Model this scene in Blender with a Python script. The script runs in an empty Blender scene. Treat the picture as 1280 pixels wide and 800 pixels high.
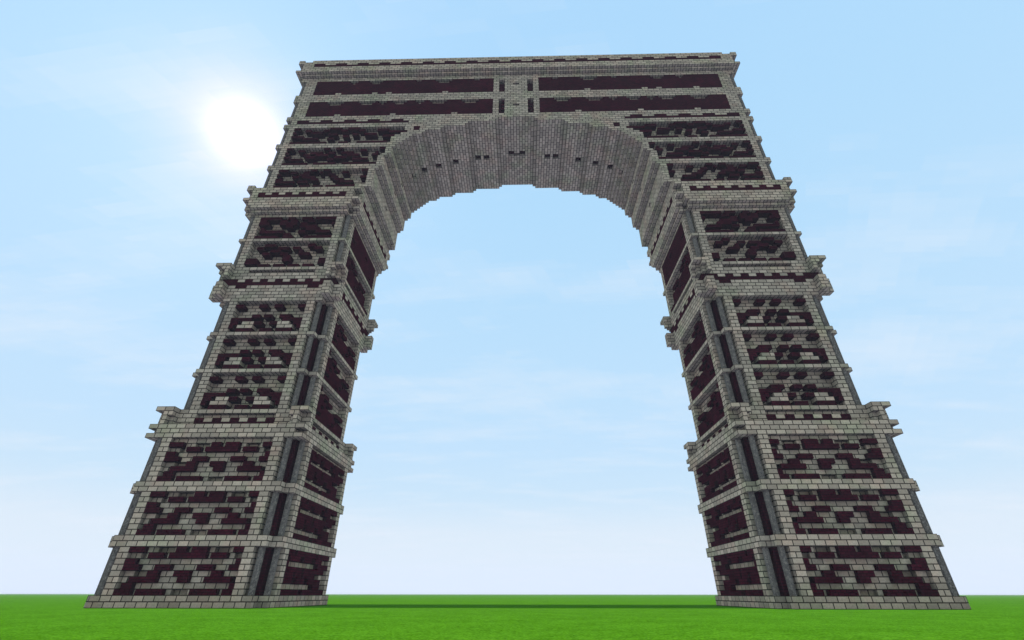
import bpy, math, random
import numpy as np
from mathutils import Vector

random.seed(7)
rng = np.random.RandomState(11)
scene = bpy.context.scene
COL = scene.collection

# ------------------------------------------------------------------ helpers
def nd(nt, typ, **kw):
    n = nt.nodes.new(typ)
    for k, v in kw.items():
        setattr(n, k, v)
    return n

def math_node(nt, op, a, b=None, c=None):
    n = nt.nodes.new('ShaderNodeMath'); n.operation = op
    for i, v in enumerate((a, b, c)):
        if v is None: continue
        if isinstance(v, (int, float)): n.inputs[i].default_value = v
        else: nt.links.new(v, n.inputs[i])
    return n.outputs[0]

def mixc(nt, fac, a, b, mode='MIX'):
    n = nt.nodes.new('ShaderNodeMix'); n.data_type = 'RGBA'; n.blend_type = mode
    for sock, v in ((n.inputs[0], fac), (n.inputs[6], a), (n.inputs[7], b)):
        if isinstance(v, (int, float)): sock.default_value = v
        elif isinstance(v, tuple): sock.default_value = (*v, 1)
        else: nt.links.new(v, sock)
    return n.outputs[2]

def block_uv(nt):
    """(u, v) on the face of an axis-aligned block: bricks lie level on walls,
    run front to back on undersides."""
    geo = nd(nt, 'ShaderNodeNewGeometry')
    sp = nd(nt, 'ShaderNodeSeparateXYZ'); nt.links.new(geo.outputs['Position'], sp.inputs[0])
    sn = nd(nt, 'ShaderNodeSeparateXYZ'); nt.links.new(geo.outputs['True Normal'], sn.inputs[0])
    ax = math_node(nt, 'GREATER_THAN', math_node(nt, 'ABSOLUTE', sn.outputs[0]), 0.5)
    az = math_node(nt, 'GREATER_THAN', math_node(nt, 'ABSOLUTE', sn.outputs[2]), 0.5)
    x, y, z = sp.outputs
    sel = math_node(nt, 'MAXIMUM', ax, az)
    u = math_node(nt, 'ADD', math_node(nt, 'MULTIPLY', x, math_node(nt, 'SUBTRACT', 1.0, sel)), math_node(nt, 'MULTIPLY', y, sel))
    v = math_node(nt, 'ADD', math_node(nt, 'MULTIPLY', z, math_node(nt, 'SUBTRACT', 1.0, az)), math_node(nt, 'MULTIPLY', x, az))
    cb = nd(nt, 'ShaderNodeCombineXYZ')
    nt.links.new(math_node(nt, 'ADD', u, 100.0), cb.inputs[0])
    nt.links.new(math_node(nt, 'ADD', v, 100.0), cb.inputs[1])
    # the plane the face lies in shifts the random tone of its bricks, not the joints
    return cb.outputs[0], geo

def brick_material(name, c1, c2, mortar, bw, rh, ms, rough, tints, speck, bump):
    m = bpy.data.materials.new(name); m.use_nodes = True
    nt = m.node_tree; bs = nt.nodes['Principled BSDF']
    uv, geo = block_uv(nt)
    br = nd(nt, 'ShaderNodeTexBrick', offset=0.5, offset_frequency=2, squash=1.0)
    nt.links.new(uv, br.inputs['Vector'])
    br.inputs['Color1'].default_value = (*c1, 1); br.inputs['Color2'].default_value = (*c2, 1)
    br.inputs['Mortar'].default_value = (*mortar, 1)
    br.inputs['Scale'].default_value = 1.0; br.inputs['Mortar Size'].default_value = ms
    br.inputs['Mortar Smooth'].default_value = 0.35; br.inputs['Bias'].default_value = 0.0
    br.inputs['Brick Width'].default_value = bw; br.inputs['Row Height'].default_value = rh
    # fine speckle, square-edged like worn tooling
    n1 = nd(nt, 'ShaderNodeTexNoise'); n1.inputs['Scale'].default_value = 6.5; n1.inputs['Detail'].default_value = 4
    nt.links.new(geo.outputs['Position'], n1.inputs['Vector'])
    r1 = nd(nt, 'ShaderNodeMapRange'); r1.inputs[1].default_value = .3; r1.inputs[2].default_value = .7
    r1.inputs[3].default_value = 1 - speck; r1.inputs[4].default_value = 1 + speck
    nt.links.new(n1.outputs[0], r1.inputs[0])
    vm = nd(nt, 'ShaderNodeVectorMath', operation='SCALE')
    nt.links.new(br.outputs['Color'], vm.inputs[0]); nt.links.new(r1.outputs[0], vm.inputs[3])
    col = vm.outputs[0]
    # slow drifts of tone: some greener, some pinker stone
    for (tint, sc, lo, hi, off) in tints:
        n2 = nd(nt, 'ShaderNodeTexNoise'); n2.inputs['Scale'].default_value = sc; n2.inputs['Detail'].default_value = 2
        mp = nd(nt, 'ShaderNodeMapping'); mp.inputs['Location'].default_value = (off, off * 2, off * 3)
        nt.links.new(geo.outputs['Position'], mp.inputs[0]); nt.links.new(mp.outputs[0], n2.inputs['Vector'])
        r2 = nd(nt, 'ShaderNodeMapRange'); r2.inputs[1].default_value = lo; r2.inputs[2].default_value = hi
        nt.links.new(n2.outputs[0], r2.inputs[0])
        col = mixc(nt, r2.outputs[0], col, mixc(nt, 1.0, col, tint, 'MULTIPLY'))
    nt.links.new(col, bs.inputs['Base Color'])
    bs.inputs['Roughness'].default_value = rough
    bs.inputs['Specular IOR Level'].default_value = 0.0
    bp = nd(nt, 'ShaderNodeBump'); bp.inputs['Strength'].default_value = bump; bp.inputs['Distance'].default_value = 0.05
    h = math_node(nt, 'ADD', math_node(nt, 'MULTIPLY', math_node(nt, 'SUBTRACT', 1.0, br.outputs['Fac']), 1.0),
                  math_node(nt, 'MULTIPLY', n1.outputs[0], 0.35))
    nt.links.new(h, bp.inputs['Height']); nt.links.new(bp.outputs[0], bs.inputs['Normal'])
    return m

STONE = brick_material('pale_stone_brick', (.58, .445, .285), (.35, .27, .175), (.055, .043, .028), 1.0, .5, .055, .9,
                       [((.86, .97, .86), .33, .5, .68, 3.0), ((1.06, .95, .93), .45, .5, .7, 21.0)], .16, .35)
DARK = brick_material('dark_red_brick', (.046, .0035, .008), (.027, .002, .0055), (.007, .001, .002), .5, .25, .03, .8,
                      [((1.5, 1.3, 1.5), .5, .45, .7, 5.0)], .25, .3)

def cobble_material():
    m = bpy.data.materials.new('grey_cobble'); m.use_nodes = True
    nt = m.node_tree; bs = nt.nodes['Principled BSDF']
    geo = nd(nt, 'ShaderNodeNewGeometry')
    vo = nd(nt, 'ShaderNodeTexVoronoi'); vo.inputs['Scale'].default_value = 4.5
    nt.links.new(geo.outputs['Position'], vo.inputs['Vector'])
    ve = nd(nt, 'ShaderNodeTexVoronoi', feature='DISTANCE_TO_EDGE'); ve.inputs['Scale'].default_value = 4.5
    nt.links.new(geo.outputs['Position'], ve.inputs['Vector'])
    sp = nd(nt, 'ShaderNodeSeparateColor'); nt.links.new(vo.outputs['Color'], sp.inputs[0])
    c = mixc(nt, sp.outputs[0], (.13, .108, .078), (.26, .215, .155))
    e = nd(nt, 'ShaderNodeMapRange'); e.inputs[2].default_value = .08; nt.links.new(ve.outputs['Distance'], e.inputs[0])
    nt.links.new(mixc(nt, e.outputs[0], (.06, .05, .04), c), bs.inputs['Base Color'])
    bs.inputs['Roughness'].default_value = .95; bs.inputs['Specular IOR Level'].default_value = .1
    bp = nd(nt, 'ShaderNodeBump'); bp.inputs['Strength'].default_value = .5; bp.inputs['Distance'].default_value = .05
    nt.links.new(e.outputs[0], bp.inputs['Height']); nt.links.new(bp.outputs[0], bs.inputs['Normal'])
    return m
COBBLE = cobble_material()

# ------------------------------------------------------------------ the block grid
# one cell = half a block (0.5 m). x -42..42, y -1..18 (front face y=0), z 0..87
XO, YO = 42, 1
NX, NY, NZ = 168, 38, 174
G = np.zeros((NX, NY, NZ), np.uint8)          # 0 air, 1 stone, 2 dark brick

def ix(v, o): return int(round((v + o) * 2))
def put(x0, x1, y0, y1, z0, z1, m):
    if x1 <= x0: return
    G[ix(x0, XO):ix(x1, XO), ix(y0, YO):ix(y1, YO), ix(z0, 0):ix(z1, 0)] = m
def quad(x0, x1, y0, y1, z0, z1, m):          # mirrored left/right and front/back
    for a, b in ((x0, x1), (-x1, -x0)):
        for c, d in ((y0, y1), (17 - y1, 17 - y0)):
            put(a, b, c, d, z0, z1, m)
def leg(u0, u1, v0, v1, z0, z1, m):           # leg-local square 17 x 17, all eight symmetries
    for a, b, c, d in ((u0, u1, v0, v1), (v0, v1, u0, u1)):
        quad(23 + a, 23 + b, c, d, z0, z1, m)
        quad(40 - b, 40 - a, c, d, z0, z1, m)
def notched(n, z0, z1, m=1):                  # square set in by n with its corners cut by one block
    leg(n + 1, 16 - n, n, 17 - n, z0, z1, m)

# ---- storeys 1-3 (z 0-17)
leg(2, 15, 0, 17, 0, 17, 1)
leg(1, 2, 1, 2, 1, 15.5, 2)                   # dark brick set in the angle of each corner
for z0, z1 in ((0, 1), (5, 6), (10, 11)):
    notched(0, z0, z1)
ROWS1 = [  # top row first, 22 half cells, inner edge first
    [(0, 2), (7, 10), (11, 13), (19, 22)], [(3, 6), (7, 14), (15, 18)], [(0, 1), (20, 22)],
    [(0, 2), (5, 8), (13, 16), (19, 22)], [(3, 5), (9, 12), (15, 17)], [(1, 6), (9, 11), (15, 20)],
    [(0, 1), (19, 21)], [(0, 2), (3, 8), (13, 18), (19, 22)]]
DEEP1 = [[(3, 6), (14, 17)], [(0, 2), (19, 20)], [], [], [(17, 20)], [(20, 21), (0, 1)], [(21, 22)], [(9, 12)]]
SIDE1 = [
    [(0, 3), (4, 14), (15, 22)], [(1, 6), (8, 12), (14, 18)], [(0, 1), (16, 22)], [(0, 8), (9, 20)],
    [(0, 4), (5, 8), (9, 15)], [(0, 4), (6, 10), (12, 19)], [(15, 19)], [(0, 8), (10, 22)]]

def face_cells(rows, ztop, n0, depth, plane, where, inner_u=3):
    """dark cells flush with `plane` in a recess; where: 'front','back','inner','outer'"""
    for r, spans in enumerate(rows):
        z1 = ztop - .5 * r; z0 = z1 - .5
        for a, b in spans:
            s0, s1 = inner_u + a / 2, inner_u + b / 2
            for sg in (-1, 1):
                def P(xa, xb, ya, yb):
                    if sg < 0: xa, xb = -xb, -xa
                    put(xa, xb, ya, yb, z0, z1, n0)
                if where == 'front': P(23 + s0, 23 + s1, plane, plane + depth)
                if where == 'back': P(23 + s0, 23 + s1, 17 - plane - depth, 17 - plane)
                if where == 'inner': P(23 + plane, 23 + plane + depth, s0, s1)
                if where == 'outer': P(40 - plane - depth, 40 - plane, s0, s1)

for zb in (1, 6, 11):
    leg(3, 14, 0, .5, zb, zb + 4, 0)
    for w in ('front', 'back', 'inner', 'outer'):
        face_cells(DEEP1, zb + 4, 0, 1.0, 0, w)
        face_cells(SIDE1 if w == 'inner' else ROWS1, zb + 4, 2, 1.0, 0, w)
leg(3, 14, 0, .5, 15, 15.5, 0)
# ---- cornice 1
notched(0, 15.5, 17)
leg(0, 17, 0, 17, 15.5, 16, 1); leg(0, 17, 0, 17, 16.5, 17, 1)
leg(3, 14, 0, 1, 17, 19, 0)

# ---- storeys 4-6 (z 17-33.5), set in by one block
def clear_above(z0, z1):
    leg(0, 17, 0, 17, z0, z1, 0)
clear_above(17, 53)
leg(3, 14, 1, 16, 17, 36, 1)
leg(2, 3, 2, 3, 17, 33.5, 2)
notched(1, 17, 17.5); notched(1, 18, 18.5)
for z0 in (18.5, 23.5, 28.5):
    notched(1, z0, z0 + .5)
def frieze(z, u0, u1, plane, period=2, width=1, first=None):
    """dark course, upper half broken by pale bricks"""
    leg(u0, u1, plane, plane + 1, z, z + 1, 1)
    leg(u0, u1, plane, plane + 1, z, z + .5, 2)
    u = first if first is not None else u0
    while u < u1:
        leg(u, min(u + width, u1), plane, plane + 1, z + .5, z + 1, 2)
        u += period
leg(2, 15, 1, 16, 17, 18.5, 1)
frieze(17, 4, 13, 1)
leg(4, 13, 1, 1.5, 18, 18.5, 0)
def capital(z0, z1, m=1):
    leg(15, 16, 0, 2, z0, z1, m)
capital(17, 19)
leg(16, 17, 0, 1, 18.5, 19, 1)
leg(15, 15.5, 0, .5, 17, 18, 0)
ROWS2 = [[], [(0, 2), (6, 8), (10, 12), (16, 18)], [], [], [(3, 6), (8, 10), (11, 13)], [(0, 5), (13, 18)],
         [(0, 2), (6, 8), (10, 12), (16, 18)], [(0, 1), (17, 18)], [(2, 6), (7, 10), (12, 16)]]
SIDE2 = [[], [(0, 1)], [(3, 6)], [(0, 3), (6, 9)], [(0, 5), (12, 17)], [(0, 2), (4, 11)], [(0, 12), (13, 18)], [(3, 10), (12, 18)],
         [(0, 8), (9, 18)]]
for zb in (19, 24, 29):
    leg(4, 13, 1, 2, zb, zb + 4.5, 0)
    for w in ('front', 'back', 'inner', 'outer'):
        if w != 'inner': face_cells([[], [], [], [], [], [], [(3, 6), (12, 15)], [(2, 6), (12, 16)]], zb + 4.5, 1, 1.0, 1, w, 4)
        face_cells(SIDE2 if w == 'inner' else ROWS2, zb + 4.5, 2, 1.0, 1, w, 4)
# ---- cornice 2
notched(1, 33.5, 36)
leg(15, 16, 0, 2, 34, 36, 1)
leg(15, 16, 0, 1, 34, 34.5, 1)
# ---- storeys 7-8 (z 36-48.5)
leg(2, 15, 1, 16, 36, 48.5, 1)
notched(1, 36, 39)
frieze(36, 2, 15, 1)
leg(3, 4.5, 1, 2, 35.5, 36, 2)
leg(15, 16, 1, 2, 36, 37, 2)
leg(4, 13, 1, 1.5, 38, 38.5, 0)
leg(15, 16, 0, 2, 37, 39, 1); leg(15.5, 16, 0, .5, 37, 38, 0)
leg(16, 17, 0, 1, 38.5, 39, 1)
leg(1, 16, 1, 16, 43.5, 44, 1)
leg(3, 14, 1, 2, 39, 43.5, 0); leg(3, 14, 1, 2, 44, 48, 0)
def spans(rows, ztop, x0=26):                 # rows given as real x
    return [[(round((a - x0) * 2), round((b - x0) * 2)) for a, b in r] for r in rows]
T7 = spans([[], [(28, 29), (33.5, 35)], [(27, 28), (30, 31), (31.5, 33), (35, 36)], [(29.5, 30), (32.5, 34)],
            [(28.5, 30), (31.5, 32.5), (34, 35)], [(31, 32)], [(26, 27), (31, 32), (35.5, 37)],
            [(26, 27), (35.5, 37)], [(27.5, 29), (29.5, 31), (31.5, 33), (33.5, 35)]], 0)
T8 = spans([[(26, 29), (29.5, 31), (32, 33), (34, 37)], [(29, 30), (31.5, 32.5), (33, 34), (36, 37)], [(26, 26.5), (30, 31), (31.5, 34), (35.5, 37)],
            [(28.5, 31), (32, 33)], [(28, 30), (36, 36.5)], [(26.5, 28.5), (30, 31), (33, 36.5)], [(32, 33)],
            [(26, 30), (31.5, 33), (33.5, 37)]], 0)
for w in ('front', 'back', 'inner', 'outer'):
    face_cells(T7 if w != 'inner' else SIDE2[1:] + [[(0, 22)]], 43.5, 2, 1.0, 1, w)
    face_cells(T8 if w != 'inner' else [[(0, 22)], [(0, 22)], [(0, 12), (14, 22)], [(0, 22)], [(3, 22)], [(0, 22)], [(0, 18), (19, 22)], [(0, 22)]], 48, 2, 1.0, 1, w)
# ---- cornice 3
leg(1.5, 15.5, .5, 16.5, 48.5, 49, 1)
notched(0, 49, 53)
leg(0, 17, 0, 17, 50.5, 51, 1)
leg(16, 17, 0, 1, 52.5, 53.5, 1)
leg(1, 1.5, 0, 17, 49, 49.5, 0)
frieze(51, 2, 15, 0)

# ---- the span: stepped vault between the legs
STEPS = [(54, 23), (54.5, 22.5), (58, 22), (58.5, 21.5), (61, 21), (61.5, 20.5), (63, 20), (63.5, 19.5), (64, 19), (64.5, 18.5),
         (65, 18), (65.5, 17.5), (66, 17), (66.5, 15.5), (67, 15), (67.5, 12.5), (68, 12), (68.5, 8.5), (69, 8), (69.5, 3.5), (70, 3), (99, 0)]
def wall(z):
    for zt, x in STEPS:
        if z < zt: return x
for k in range(106, 172):
    z = k / 2; w = wall(z)
    if z < 86:
        quad(w, 38, 1, 16, z, z + .5, 1)
        quad(max(w, 34), 39, 2, 15, z, z + .5, 1)
for z0, z1 in ((53, 54), (58, 59), (63, 64), (68, 69), (70, 71), (75, 77), (81, 82)):
    quad(37, 39, 1, 16, z0, z1, 1)
def band(rows, ztop, depth=1.0, bottom=None):
    zlow = ztop - .5 * len(rows)
    for r, sp in enumerate(rows):
        z1 = ztop - .5 * r; z0 = z1 - .5
        left = max(wall(z0) + 1, wall(zlow) if False else 0)
        quad(left, 37, 1, 2, z0, z1, 0)
        for a, b in sp:
            quad(max(a, wall(z0) + .5), b, 1, 2, z0, z1, 2)
quad(22, 23, 1, 2, 54, 58, 1)
band([[(23, 24), (29, 30), (31, 32), (35.5, 37)], [(26, 27), (30, 30.5), (32, 33), (34, 35)], [(28, 29), (32, 33.5), (36.5, 37)],
      [(23, 24), (27.5, 28.5), (31, 33), (33.5, 34.5)], [(26.5, 28), (30.5, 31.5), (36, 37)], [(25, 27), (32, 33.5), (34, 37)], [],
      [(24, 29), (29.5, 31), (31.5, 33), (34, 37)]], 58)
band([[(21, 22), (28, 29), (30, 31), (36, 37)], [(24, 25), (34, 35)], [(22, 22.5), (26, 28), (29, 30), (31, 33), (36.5, 37)],
      [(22, 23), (25, 27), (30, 32), (33, 34)], [(27, 29), (32, 33.5), (36, 37)], [(23.5, 26), (29, 30), (34, 36)], [],
      [(22, 27.5), (28.5, 32), (33, 37)]], 63)
band([[(26, 28), (29, 31), (36, 37)], [(21, 23), (25, 26), (28, 29), (31, 32), (34, 35)], [(18, 21), (32, 34), (36.5, 37)],
      [(23, 25), (26, 27), (29.5, 31)], [(20, 22), (27.5, 28.5), (35, 37)], [(30, 31), (32.5, 35)], [],
      [(21, 26), (27.5, 29), (31, 37)]], 68)
# pale kerb of the arch, flush with the face, following the steps
for k in range(108, 140):
    z = k / 2; w = wall(z)
    quad(w, w + 1, 1, 2, z, z + .5, 1)
for z0, xk in ((62, 21), (62.5, 20.5), (67, 17), (66.5, 18), (66, 19), (65.5, 20), (65, 20.5), (64.5, 20.5), (64, 20.5), (67.5, 17)):
    a = wall(z0)
    if z0 >= 64: quad(a, xk, 1, 2, z0, z0 + .5, 1)
quad(16, 17, 1, 2, 67, 68, 2)
quad(21, 22, 1, 2, 62.5, 63, 2)
quad(17, 18.5, 1, 2, 67, 68, 1)
# frieze over the arch
quad(18, 37, 1, 2, 69, 69.5, 2)
for x in (19, 23, 27, 31, 35):
    quad(x, x + 2, 1, 2, 69.5, 70, 2)
# ---- attic
for zb, tops, bots in ((71, [(6.5, 9.5), (12, 15), (16, 17.5), (19, 21.5), (22.5, 24), (24.5, 27.5), (30, 33)], [10, 20.5, 30]),
                       (77, [(6.5, 7.5), (11.5, 14.5), (17, 18), (24, 26.5), (28.5, 30)], [12, 22, 24.5, 31])):
    quad(4, 36, 1, 2, zb, zb + 4, 2)
    for a, b in tops:
        quad(a, b, 1, 1.5, zb + 3.5, zb + 4, 0); quad(a, b, 1.5, 2, zb + 3.5, zb + 4, 1)
        quad(a + .5, b - .5, 1, 1.5, zb + 3, zb + 3.5, 0); quad(a + .5, b - .5, 1.5, 2, zb + 3, zb + 3.5, 1)
    for a in bots:
        quad(a, a + 1, 1, 2, zb, zb + .5, 1)
quad(4, 6, 1, 2, 71 + 3.5, 75, 2)
quad(2, 3, 1, 2, 71, 75, 0); quad(2, 3, 1, 2, 77, 80.5, 0)
quad(2, 3, 1.5, 2, 71, 74.5, 2); quad(2, 3, 1.5, 2, 77, 80, 2)
for z in (72, 73, 74):
    quad(2, 2.5, 1, 1.5, z, z + .5, 2)
for z in (73, 79):
    quad(0, .5, 1, 1.5, z, z + .5, 0)
# top cornice
def topn(n, z0, z1, m=1):
    quad(0, 39 - n, n, 17 - n, z0, z1, m)
    quad(0, 40 - n, n + 1, 16 - n, z0, z1, m)
topn(.5, 82, 82.5); topn(0, 82.5, 86)
quad(39, 40, 0, 1, 82.5, 83, 1)
quad(39, 40, 0, 1, 85, 86, 1)
quad(37.5, 39, 0, 17, 85.5, 86, 0)
quad(0, 37, 0, 1, 84, 84.5, 2)
put(-1, 1, 0, 1, 84.5, 85, 2); put(-1, 1, 16, 17, 84.5, 85, 2)
for x in (3, 7, 11, 15, 19, 23, 27, 31, 35):
    quad(x, x + 2, 0, 1, 84.5, 85, 2)
# small sockets along the crown of the vault
for x0, x1, z in ((5, 7.5, 69), (10.5, 11.5, 68), (13.5, 14.5, 67), (16, 16.8, 66)):
    quad(x0, x1, 8, 9, z, z + .5, 0); quad(x0, x1, 8, 9, z + .5, z + 1, 2)
put(-1.5, 1.5, 8, 9, 70, 70.5, 0); put(-1.5, 1.5, 8, 9, 70.5, 71, 2)
put(-.5, .5, 8, 8.5, 70, 70.5, 1); quad(6, 6.5, 8, 8.5, 69, 69.5, 1)
for z in (62, 60, 56.5, 64.5):
    w = wall(z); quad(w, w + .5, 8, 9, z, z + .5, 0); quad(w + .5, w + 1, 8, 9, z, z + .5, 2)

# ------------------------------------------------------------------ which part a cell belongs to
names = []          # list of (parent_key, name, material)
pid = {}
PART = np.full(G.shape, -1, np.int16)
def part_id(key):
    if key not in pid: pid[key] = len(pid)
    return pid[key]

xc = (np.arange(NX) + .5) / 2 - XO; yc = (np.arange(NY) + .5) / 2 - YO; zc = (np.arange(NZ) + .5) / 2
def assign(key, mask3): PART[mask3 & (G > 0)] = part_id(key)
X3 = xc[:, None, None] + 0 * yc[None, :, None] + 0 * zc[None, None, :]
Y3 = yc[None, :, None] + 0 * X3; Z3 = zc[None, None, :] + 0 * X3
AX = np.abs(X3)
for sg in (-1, 1):
    side = 'L' if sg < 0 else 'R'
    S = (X3 * sg > 0)
    low = S & (Z3 < 53.5) & (AX > 22.9) & ~((Z3 > 53) & (G == 1) & (AX < 39))
    assign(('pillar', side, 0), low)
    assign(('plinth', side, 0), low & (Z3 < 1) & (G == 1))
    for i, (z0, z1) in enumerate(((5, 6), (10, 11), (18.5, 19), (23.5, 24), (28.5, 29), (38.5, 39), (43.5, 44))):
        assign(('ledge', side, i), low & (Z3 > z0) & (Z3 < z1) & (G == 1))
    for i, (z0, z1) in enumerate(((15.5, 18.5), (33.5, 38.5), (48.5, 53.5))):
        assign(('cornice', side, i), low & (Z3 > z0) & (Z3 < z1) & (G == 1))
    D = low & (G == 2)
    U = AX - 23
    faces = {'f': (Y3 < 2) & (U > 1.99) & (U < 15.01), 'b': (Y3 > 15) & (U > 1.99) & (U < 15.01),
             'i': (U < 2) & (Y3 > 1.99) & (Y3 < 15.01), 'o': (U > 15) & (Y3 > 1.99) & (Y3 < 15.01)}
    fz = [(17, 18), (35.5, 37), (51, 52)]
    sz = [(1, 5), (6, 10), (11, 15), (19, 23.5), (24, 28.5), (29, 33.5), (39, 43.5), (44, 48)]
    for ci, cm in enumerate(((U < 8.5) & (Y3 < 8.5), (U > 8.5) & (Y3 < 8.5), (U < 8.5) & (Y3 > 8.5), (U > 8.5) & (Y3 > 8.5))):
        for i, (z0, z1) in enumerate(((0, 5.5), (5.5, 10.5), (10.5, 16), (16, 18.5), (18.5, 23.7), (23.7, 28.7), (28.7, 35), (35, 38), (38, 54))):
            assign(('corner_infill', side, ci, i), D & cm & (Z3 > z0) & (Z3 < z1))
    for fk, fm in faces.items():
        for i, (z0, z1) in enumerate(sz): assign(('brick_panel', side, fk, i), D & fm & (Z3 > z0) & (Z3 < z1))
        for i, (z0, z1) in enumerate(fz): assign(('frieze', side, fk, i), D & fm & (Z3 > z0) & (Z3 < z1))
    sp = S & (Z3 > 53) & (Z3 < 71) & (PART < 0)
    assign(('spandrel', side, 0), sp)
    for fk, fm in (('f', Y3 < 8), ('b', Y3 > 9)):
        for i, (z0, z1) in enumerate(((54, 58), (59, 63), (64, 68))):
            assign(('brick_panel', 'S' + side, fk, i), sp & fm & (G == 2) & (Z3 > z0) & (Z3 < z1) & ((Y3 < 3) | (Y3 > 14)))
        assign(('frieze', 'S' + side, fk, 9), sp & fm & (G == 2) & (Z3 > 69) & (Z3 < 70) & ((Y3 < 3) | (Y3 > 14)))
at = (Z3 > 71)
assign(('attic', 'A', 0), at)
assign(('cornice', 'A', 0), at & (Z3 > 82) & (G == 1))
for fk, fm in (('f', Y3 < 8), ('b', Y3 > 9)):
    for sg in (-1, 1):
        for i, (z0, z1) in enumerate(((71, 75), (77, 81))):
            assign(('brick_panel', 'A', fk, i, sg), at & fm & (X3 * sg > 3.5) & (G == 2) & (Z3 > z0) & (Z3 < z1))
            assign(('slit', 'A', fk, i, sg), at & fm & (X3 * sg > 0) & (AX < 3.5) & (G == 2) & (Z3 > z0) & (Z3 < z1))
    assign(('frieze', 'A', fk, 5), at & fm & (G == 2) & (Z3 > 84) & (Z3 < 85))

# ------------------------------------------------------------------ exposed faces -> meshes
verts_by = {}; Gp = np.pad(G, 1)
core = Gp[1:-1, 1:-1, 1:-1] > 0
DIRS = [((1, 0, 0), [(1, 0, 0), (1, 1, 0), (1, 1, 1), (1, 0, 1)]), ((-1, 0, 0), [(0, 0, 0), (0, 0, 1), (0, 1, 1), (0, 1, 0)]),
        ((0, 1, 0), [(0, 1, 0), (0, 1, 1), (1, 1, 1), (1, 1, 0)]), ((0, -1, 0), [(0, 0, 0), (1, 0, 0), (1, 0, 1), (0, 0, 1)]),
        ((0, 0, 1), [(0, 0, 1), (1, 0, 1), (1, 1, 1), (0, 1, 1)]), ((0, 0, -1), [(0, 0, 0), (0, 1, 0), (1, 1, 0), (1, 0, 0)])]
F_list, P_list, M_list = [], [], []
for (dx, dy, dz), cs in DIRS:
    nb = Gp[1 + dx:NX + 1 + dx, 1 + dy:NY + 1 + dy, 1 + dz:NZ + 1 + dz] > 0
    e = core & ~nb
    if dz == -1: e[:, :, 0] = False
    I = np.argwhere(e)
    q = I[:, None, :] + np.array(cs)[None, :, :]
    F_list.append(q); P_list.append(PART[e]); M_list.append(G[e])
F = np.concatenate(F_list); PP = np.concatenate(P_list); MM = np.concatenate(M_list)

def mesh_obj(name, quads, mats, mat_idx, parent):
    v = quads.reshape(-1, 3)
    key = (v[:, 0].astype(np.int64) * 512 + v[:, 1]) * 512 + v[:, 2]
    uq, first, inv = np.unique(key, return_index=True, return_inverse=True)
    co = v[first].astype(float) / 2 - np.array([XO, YO, 0])
    me = bpy.data.meshes.new(name)
    me.from_pydata(co.tolist(), [], inv.reshape(-1, 4).tolist())
    for m in mats: me.materials.append(m)
    me.polygons.foreach_set('material_index', np.asarray(mat_idx, dtype=np.int32))
    me.update()
    o = bpy.data.objects.new(name, me); COL.objects.link(o); o.parent = parent
    return o

arch = bpy.data.objects.new('monumental_arch', None); COL.objects.link(arch)
arch.empty_display_size = 2
arch['label'] = 'towering pale stone block arch inlaid with dark red brick, standing on flat green grass'
arch['category'] = 'arch'
made = {}
def build(key, parent):
    sel = PP == pid[key]
    if not sel.any(): return None
    o = mesh_obj(key[0], F[sel], [STONE, DARK], MM[sel] - 1, parent)
    made[key] = o
    return o
for side in 'LR':
    p = build(('pillar', side, 0), arch)
    s = build(('spandrel', side, 0), arch)
attic = build(('attic', 'A', 0), arch)
for key in list(pid):
    if key in made: continue
    par = {'L': ('pillar', 'L', 0), 'R': ('pillar', 'R', 0), 'SL': ('spandrel', 'L', 0), 'SR': ('spandrel', 'R', 0), 'A': ('attic', 'A', 0)}[key[1]]
    build(key, made[par])

# ------------------------------------------------------------------ cobble posts standing in the corner recesses
def post(x, y, z0, z1, parent):
    h = .25; c = .09
    prof = [(-h + c, -h), (h - c, -h), (h, -h + c), (h, h - c), (h - c, h), (-h + c, h), (-h, h - c), (-h, -h + c)]
    vs = []; fs = []
    for z in (z0 + .002, z1 - .002):
        vs += [(x + a, y + b, z) for a, b in prof]
    for i in range(8):
        j = (i + 1) % 8; fs.append((i, j, 8 + j, 8 + i))
    me = bpy.data.meshes.new('corner_post'); me.from_pydata(vs, [], fs); me.materials.append(COBBLE); me.update()
    o = bpy.data.objects.new('corner_post', me); COL.objects.link(o); o.parent = parent
for sg, side in ((-1, 'L'), (1, 'R')):
    par = made[('pillar', side, 0)]; sp = made[('spandrel', side, 0)]
    for a, b in ((1.5, .5), (.5, 1.5)):
        for z0, z1 in ((1, 5), (6, 10), (11, 15.5)):
            for X in (23 + a, 40 - a): post(sg * X, b, z0, z1, par)
    for a, b in ((2.5, 1.5), (1.5, 2.5)):
        for z0, z1 in ((19, 23.5), (24, 28.5), (29, 33.5)):
            for X in (23 + a, 40 - a): post(sg * X, b, z0, z1, par)
    for z0, z1 in ((39, 43.5), (44, 48.5)):
        for X in (24.5, 38.5): post(sg * X, 1.5, z0, z1, par)
    for z0, z1 in ((54, 58), (59, 63), (64, 68)):
        post(sg * 38.5, 1.5, z0, z1, sp)
    for z0, z1 in ((71, 75), (77, 81)):
        post(sg * 38.5, 1.5, z0, z1, attic)

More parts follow.
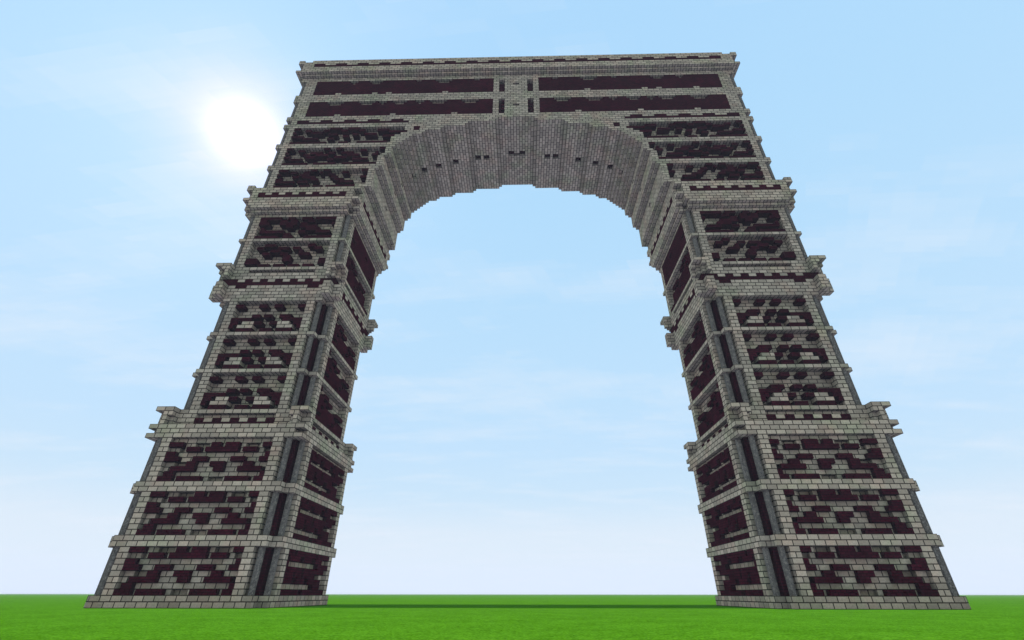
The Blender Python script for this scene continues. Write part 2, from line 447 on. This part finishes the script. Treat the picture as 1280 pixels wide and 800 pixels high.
# ------------------------------------------------------------------ ground
def grass_material():
    m = bpy.data.materials.new('grass'); m.use_nodes = True
    nt = m.node_tree; bs = nt.nodes['Principled BSDF']
    geo = nd(nt, 'ShaderNodeNewGeometry')
    # square-edged flecks, sixteen to the block as mown turf of the place shows
    sn = nd(nt, 'ShaderNodeVectorMath', operation='SNAP'); sn.inputs[1].default_value = (.0625, .0625, 1)
    nt.links.new(geo.outputs['Position'], sn.inputs[0])
    wn = nd(nt, 'ShaderNodeTexWhiteNoise', noise_dimensions='2D'); nt.links.new(sn.outputs[0], wn.inputs['Vector'])
    n2 = nd(nt, 'ShaderNodeTexNoise'); n2.inputs['Scale'].default_value = 2.4; n2.inputs['Detail'].default_value = 6; n2.inputs['Roughness'].default_value = .7
    nt.links.new(geo.outputs['Position'], n2.inputs['Vector'])
    n3 = nd(nt, 'ShaderNodeTexNoise'); n3.inputs['Scale'].default_value = .35; n3.inputs['Detail'].default_value = 3
    nt.links.new(geo.outputs['Position'], n3.inputs['Vector'])
    f = math_node(nt, 'ADD', math_node(nt, 'MULTIPLY', wn.outputs[0], .30),
                  math_node(nt, 'ADD', math_node(nt, 'MULTIPLY', n2.outputs[0], .55), math_node(nt, 'MULTIPLY', n3.outputs[0], .25)))
    r = nd(nt, 'ShaderNodeMapRange'); r.inputs[1].default_value = .40; r.inputs[2].default_value = .70
    nt.links.new(f, r.inputs[0])
    nt.links.new(mixc(nt, r.outputs[0], GR0, GR1), bs.inputs['Base Color'])
    bs.inputs['Roughness'].default_value = 1; bs.inputs['Specular IOR Level'].default_value = 0
    return m
GR0, GR1 = (.026, .095, .002), (.078, .215, .010)
me = bpy.data.meshes.new('ground')
R_ = 3000
me.from_pydata([(-R_, -R_, 0), (R_, -R_, 0), (R_, R_, 0), (-R_, R_, 0)], [], [(0, 1, 2, 3)])
me.materials.append(grass_material())
g = bpy.data.objects.new('ground', me); COL.objects.link(g); g['kind'] = 'structure'

# ------------------------------------------------------------------ haze
HAZE = .00026
me = bpy.data.meshes.new('haze')
a, zl, zh = 3100, -1, 95
vv = [(x, y, z) for z in (zl, zh) for x, y in ((-a, -a), (a, -a), (a, a), (-a, a))]
me.from_pydata(vv, [], [(3, 2, 1, 0), (4, 5, 6, 7), (0, 1, 5, 4), (1, 2, 6, 5), (2, 3, 7, 6), (3, 0, 4, 7)])
hm = bpy.data.materials.new('haze'); hm.use_nodes = True
nt = hm.node_tree; nt.nodes.remove(nt.nodes['Principled BSDF'])
pv = nd(nt, 'ShaderNodeVolumePrincipled'); pv.inputs['Density'].default_value = HAZE
pv.inputs['Color'].default_value = (.96, .94, 1, 1); pv.inputs['Anisotropy'].default_value = .0
nt.links.new(pv.outputs[0], nt.nodes['Material Output'].inputs['Volume'])
me.materials.append(hm)
if HAZE > 0:
    h = bpy.data.objects.new('haze', me); COL.objects.link(h); h['kind'] = 'stuff'

# ------------------------------------------------------------------ camera
CAM = (0.39713, -47.96907, 1.12128); YAW, PITCH, ROLL, FPX = -0.02197, 0.5369, 0.00098, 575.83
cam = bpy.data.cameras.new('camera'); co = bpy.data.objects.new('camera', cam); COL.objects.link(co)
cam.sensor_width = 36; cam.lens = 36 * FPX / 1280; cam.clip_end = 5000; cam.clip_start = .1
fw = Vector((math.sin(YAW) * math.cos(PITCH), math.cos(YAW) * math.cos(PITCH), math.sin(PITCH)))
rt = Vector((math.cos(YAW), -math.sin(YAW), 0)); up = rt.cross(fw)
r2 = rt * math.cos(ROLL) + up * math.sin(ROLL); u2 = -rt * math.sin(ROLL) + up * math.cos(ROLL)
from mathutils import Matrix
co.matrix_world = Matrix(((r2.x, u2.x, -fw.x, CAM[0]), (r2.y, u2.y, -fw.y, CAM[1]), (r2.z, u2.z, -fw.z, CAM[2]), (0, 0, 0, 1)))
scene.camera = co

# ------------------------------------------------------------------ sun and sky
SUN_EL, SUN_AZ = math.radians(88), math.radians(180)       # almost overhead: the shade lies right under the arch
sl = bpy.data.lights.new('sun', 'SUN'); sl.energy = 4.2; sl.angle = math.radians(.5); sl.color = (1, .95, .86)
so = bpy.data.objects.new('sun', sl); COL.objects.link(so)
sd = Vector((math.sin(SUN_AZ) * math.cos(SUN_EL), math.cos(SUN_AZ) * math.cos(SUN_EL), math.sin(SUN_EL)))
so.rotation_euler = sd.to_track_quat('Z', 'Y').to_euler(); so.location = (0, -30, 200)

w = bpy.data.worlds.new('World'); scene.world = w; w.use_nodes = True
nt = w.node_tree; bg = nt.nodes['Background']
sky = nd(nt, 'ShaderNodeTexSky', sky_type='NISHITA', sun_disc=False)
sky.sun_elevation = SUN_EL; sky.sun_rotation = SUN_AZ; sky.air_density = 1; sky.dust_density = 1; sky.ozone_density = 1
tc = nd(nt, 'ShaderNodeTexCoord'); D_ = tc.outputs['Generated']
vn = nd(nt, 'ShaderNodeVectorMath', operation='NORMALIZE'); nt.links.new(D_, vn.inputs[0])
sx = nd(nt, 'ShaderNodeSeparateXYZ'); nt.links.new(vn.outputs[0], sx.inputs[0])
ramp = nd(nt, 'ShaderNodeValToRGB'); nt.links.new(math_node(nt, 'MULTIPLY_ADD', sx.outputs[2], .5, .5), ramp.inputs[0])
def lin(c): return tuple(((v / 255) / 12.92 if v / 255 <= .04045 else ((v / 255 + .055) / 1.055) ** 2.4) for v in c)
cr = ramp.color_ramp
stops = [(0.0, (230, 243, 249)), (.10, (224, 239, 250)), (.17, (204, 232, 252)), (.26, (196, 229, 255)), (.42, (190, 227, 255)), (.70, (180, 223, 255)), (1, (172, 218, 255))]
stops = [(-1, (160, 176, 218)), (-.03, (164, 178, 220))] + stops
stops = [((a + 1) / 2, c) for a, c in stops]
cr.elements[0].position = 0; cr.elements[0].color = (*lin(stops[0][1]), 1)
cr.elements[1].position = 1; cr.elements[1].color = (*lin(stops[-1][1]), 1)
for p_, c_ in stops[1:-1]:
    e = cr.elements.new(p_); e.color = (*lin(c_), 1)
skyc = nd(nt, 'ShaderNodeVectorMath', operation='SCALE'); skyc.inputs[3].default_value = .09
nt.links.new(sky.outputs[0], skyc.inputs[0])
base = mixc(nt, .97, skyc.outputs[0], ramp.outputs[0])
BAND_Z = (fw * FPX + r2 * (150 - 640) + u2 * (400 - 445)).normalized().z
# thin square-edged cloud wisps, projected on a level sheet far overhead
dv = math_node(nt, 'ADD', math_node(nt, 'MAXIMUM', sx.outputs[2], 0.0), .12)
cb = nd(nt, 'ShaderNodeCombineXYZ')
nt.links.new(math_node(nt, 'DIVIDE', sx.outputs[0], dv), cb.inputs[0]); nt.links.new(math_node(nt, 'DIVIDE', sx.outputs[1], dv), cb.inputs[1])
mp = nd(nt, 'ShaderNodeMapping'); mp.inputs['Scale'].default_value = (.9, 2.2, 1); mp.inputs['Location'].default_value = (3.3, 1.2, 0)
mp.inputs['Rotation'].default_value = (0, 0, .2)
nt.links.new(cb.outputs[0], mp.inputs[0])
sn = nd(nt, 'ShaderNodeVectorMath', operation='SNAP'); sn.inputs[1].default_value = (.045, .045, 1); nt.links.new(mp.outputs[0], sn.inputs[0])
c1 = nd(nt, 'ShaderNodeTexNoise'); c1.inputs['Scale'].default_value = 1.5; c1.inputs['Detail'].default_value = 6; c1.inputs['Roughness'].default_value = .62
nt.links.new(sn.outputs[0], c1.inputs['Vector'])
cf = nd(nt, 'ShaderNodeMapRange'); cf.inputs[1].default_value = .50; cf.inputs[2].default_value = .76; cf.inputs[4].default_value = .4
gb = math_node(nt, 'POWER', math_node(nt, 'DIVIDE', math_node(nt, 'SUBTRACT', sx.outputs[2], BAND_Z), .05), 2.0)
gb = math_node(nt, 'EXPONENT', math_node(nt, 'MULTIPLY', gb, -1.0))
nt.links.new(math_node(nt, 'ADD', c1.outputs[0], math_node(nt, 'MULTIPLY', gb, .11)), cf.inputs[0])
base = mixc(nt, cf.outputs[0], base, (.86, .91, .98))
# the bright patch of sky round the visible sun
px, py = 305, 165
gd = (fw * FPX + r2 * (px - 640) + u2 * (400 - py)).normalized()
dt = nd(nt, 'ShaderNodeVectorMath', operation='DOT_PRODUCT'); dt.inputs[1].default_value = gd; nt.links.new(vn.outputs[0], dt.inputs[0])
ang = math_node(nt, 'ARCCOSINE', math_node(nt, 'MINIMUM', dt.outputs['Value'], .99999))
def gauss(s, amp):
    q = math_node(nt, 'POWER', math_node(nt, 'DIVIDE', ang, s), 2.0)
    return math_node(nt, 'MULTIPLY', math_node(nt, 'EXPONENT', math_node(nt, 'MULTIPLY', q, -1.0)), amp)
for s, amp, colr in ((.044, .8, (1, .85, .85)), (.098, .34, (1, .35, .42)), (.27, .13, (1, .80, .88))):
    sc = nd(nt, 'ShaderNodeVectorMath', operation='SCALE'); sc.inputs[0].default_value = colr
    nt.links.new(gauss(s, amp), sc.inputs[3])
    ad = nd(nt, 'ShaderNodeVectorMath', operation='ADD'); nt.links.new(base, ad.inputs[0]); nt.links.new(sc.outputs[0], ad.inputs[1])
    base = ad.outputs[0]
nt.links.new(base, bg.inputs[0]); bg.inputs[1].default_value = 1.0

scene.view_settings.view_transform = 'Standard'; scene.view_settings.look = 'None'
scene.view_settings.gamma = 1; scene.view_settings.exposure = 0
# far light bouncing off the plain is approximated by the sky model, with contact shade within a few blocks
scene.cycles.use_fast_gi = True; scene.cycles.fast_gi_method = 'REPLACE'
scene.cycles.ao_bounces_render = 1; scene.cycles.ao_bounces = 1
w.light_settings.distance = 3; w.light_settings.ao_factor = 1.0
scene.cycles.max_bounces = 6; scene.cycles.volume_bounces = 1
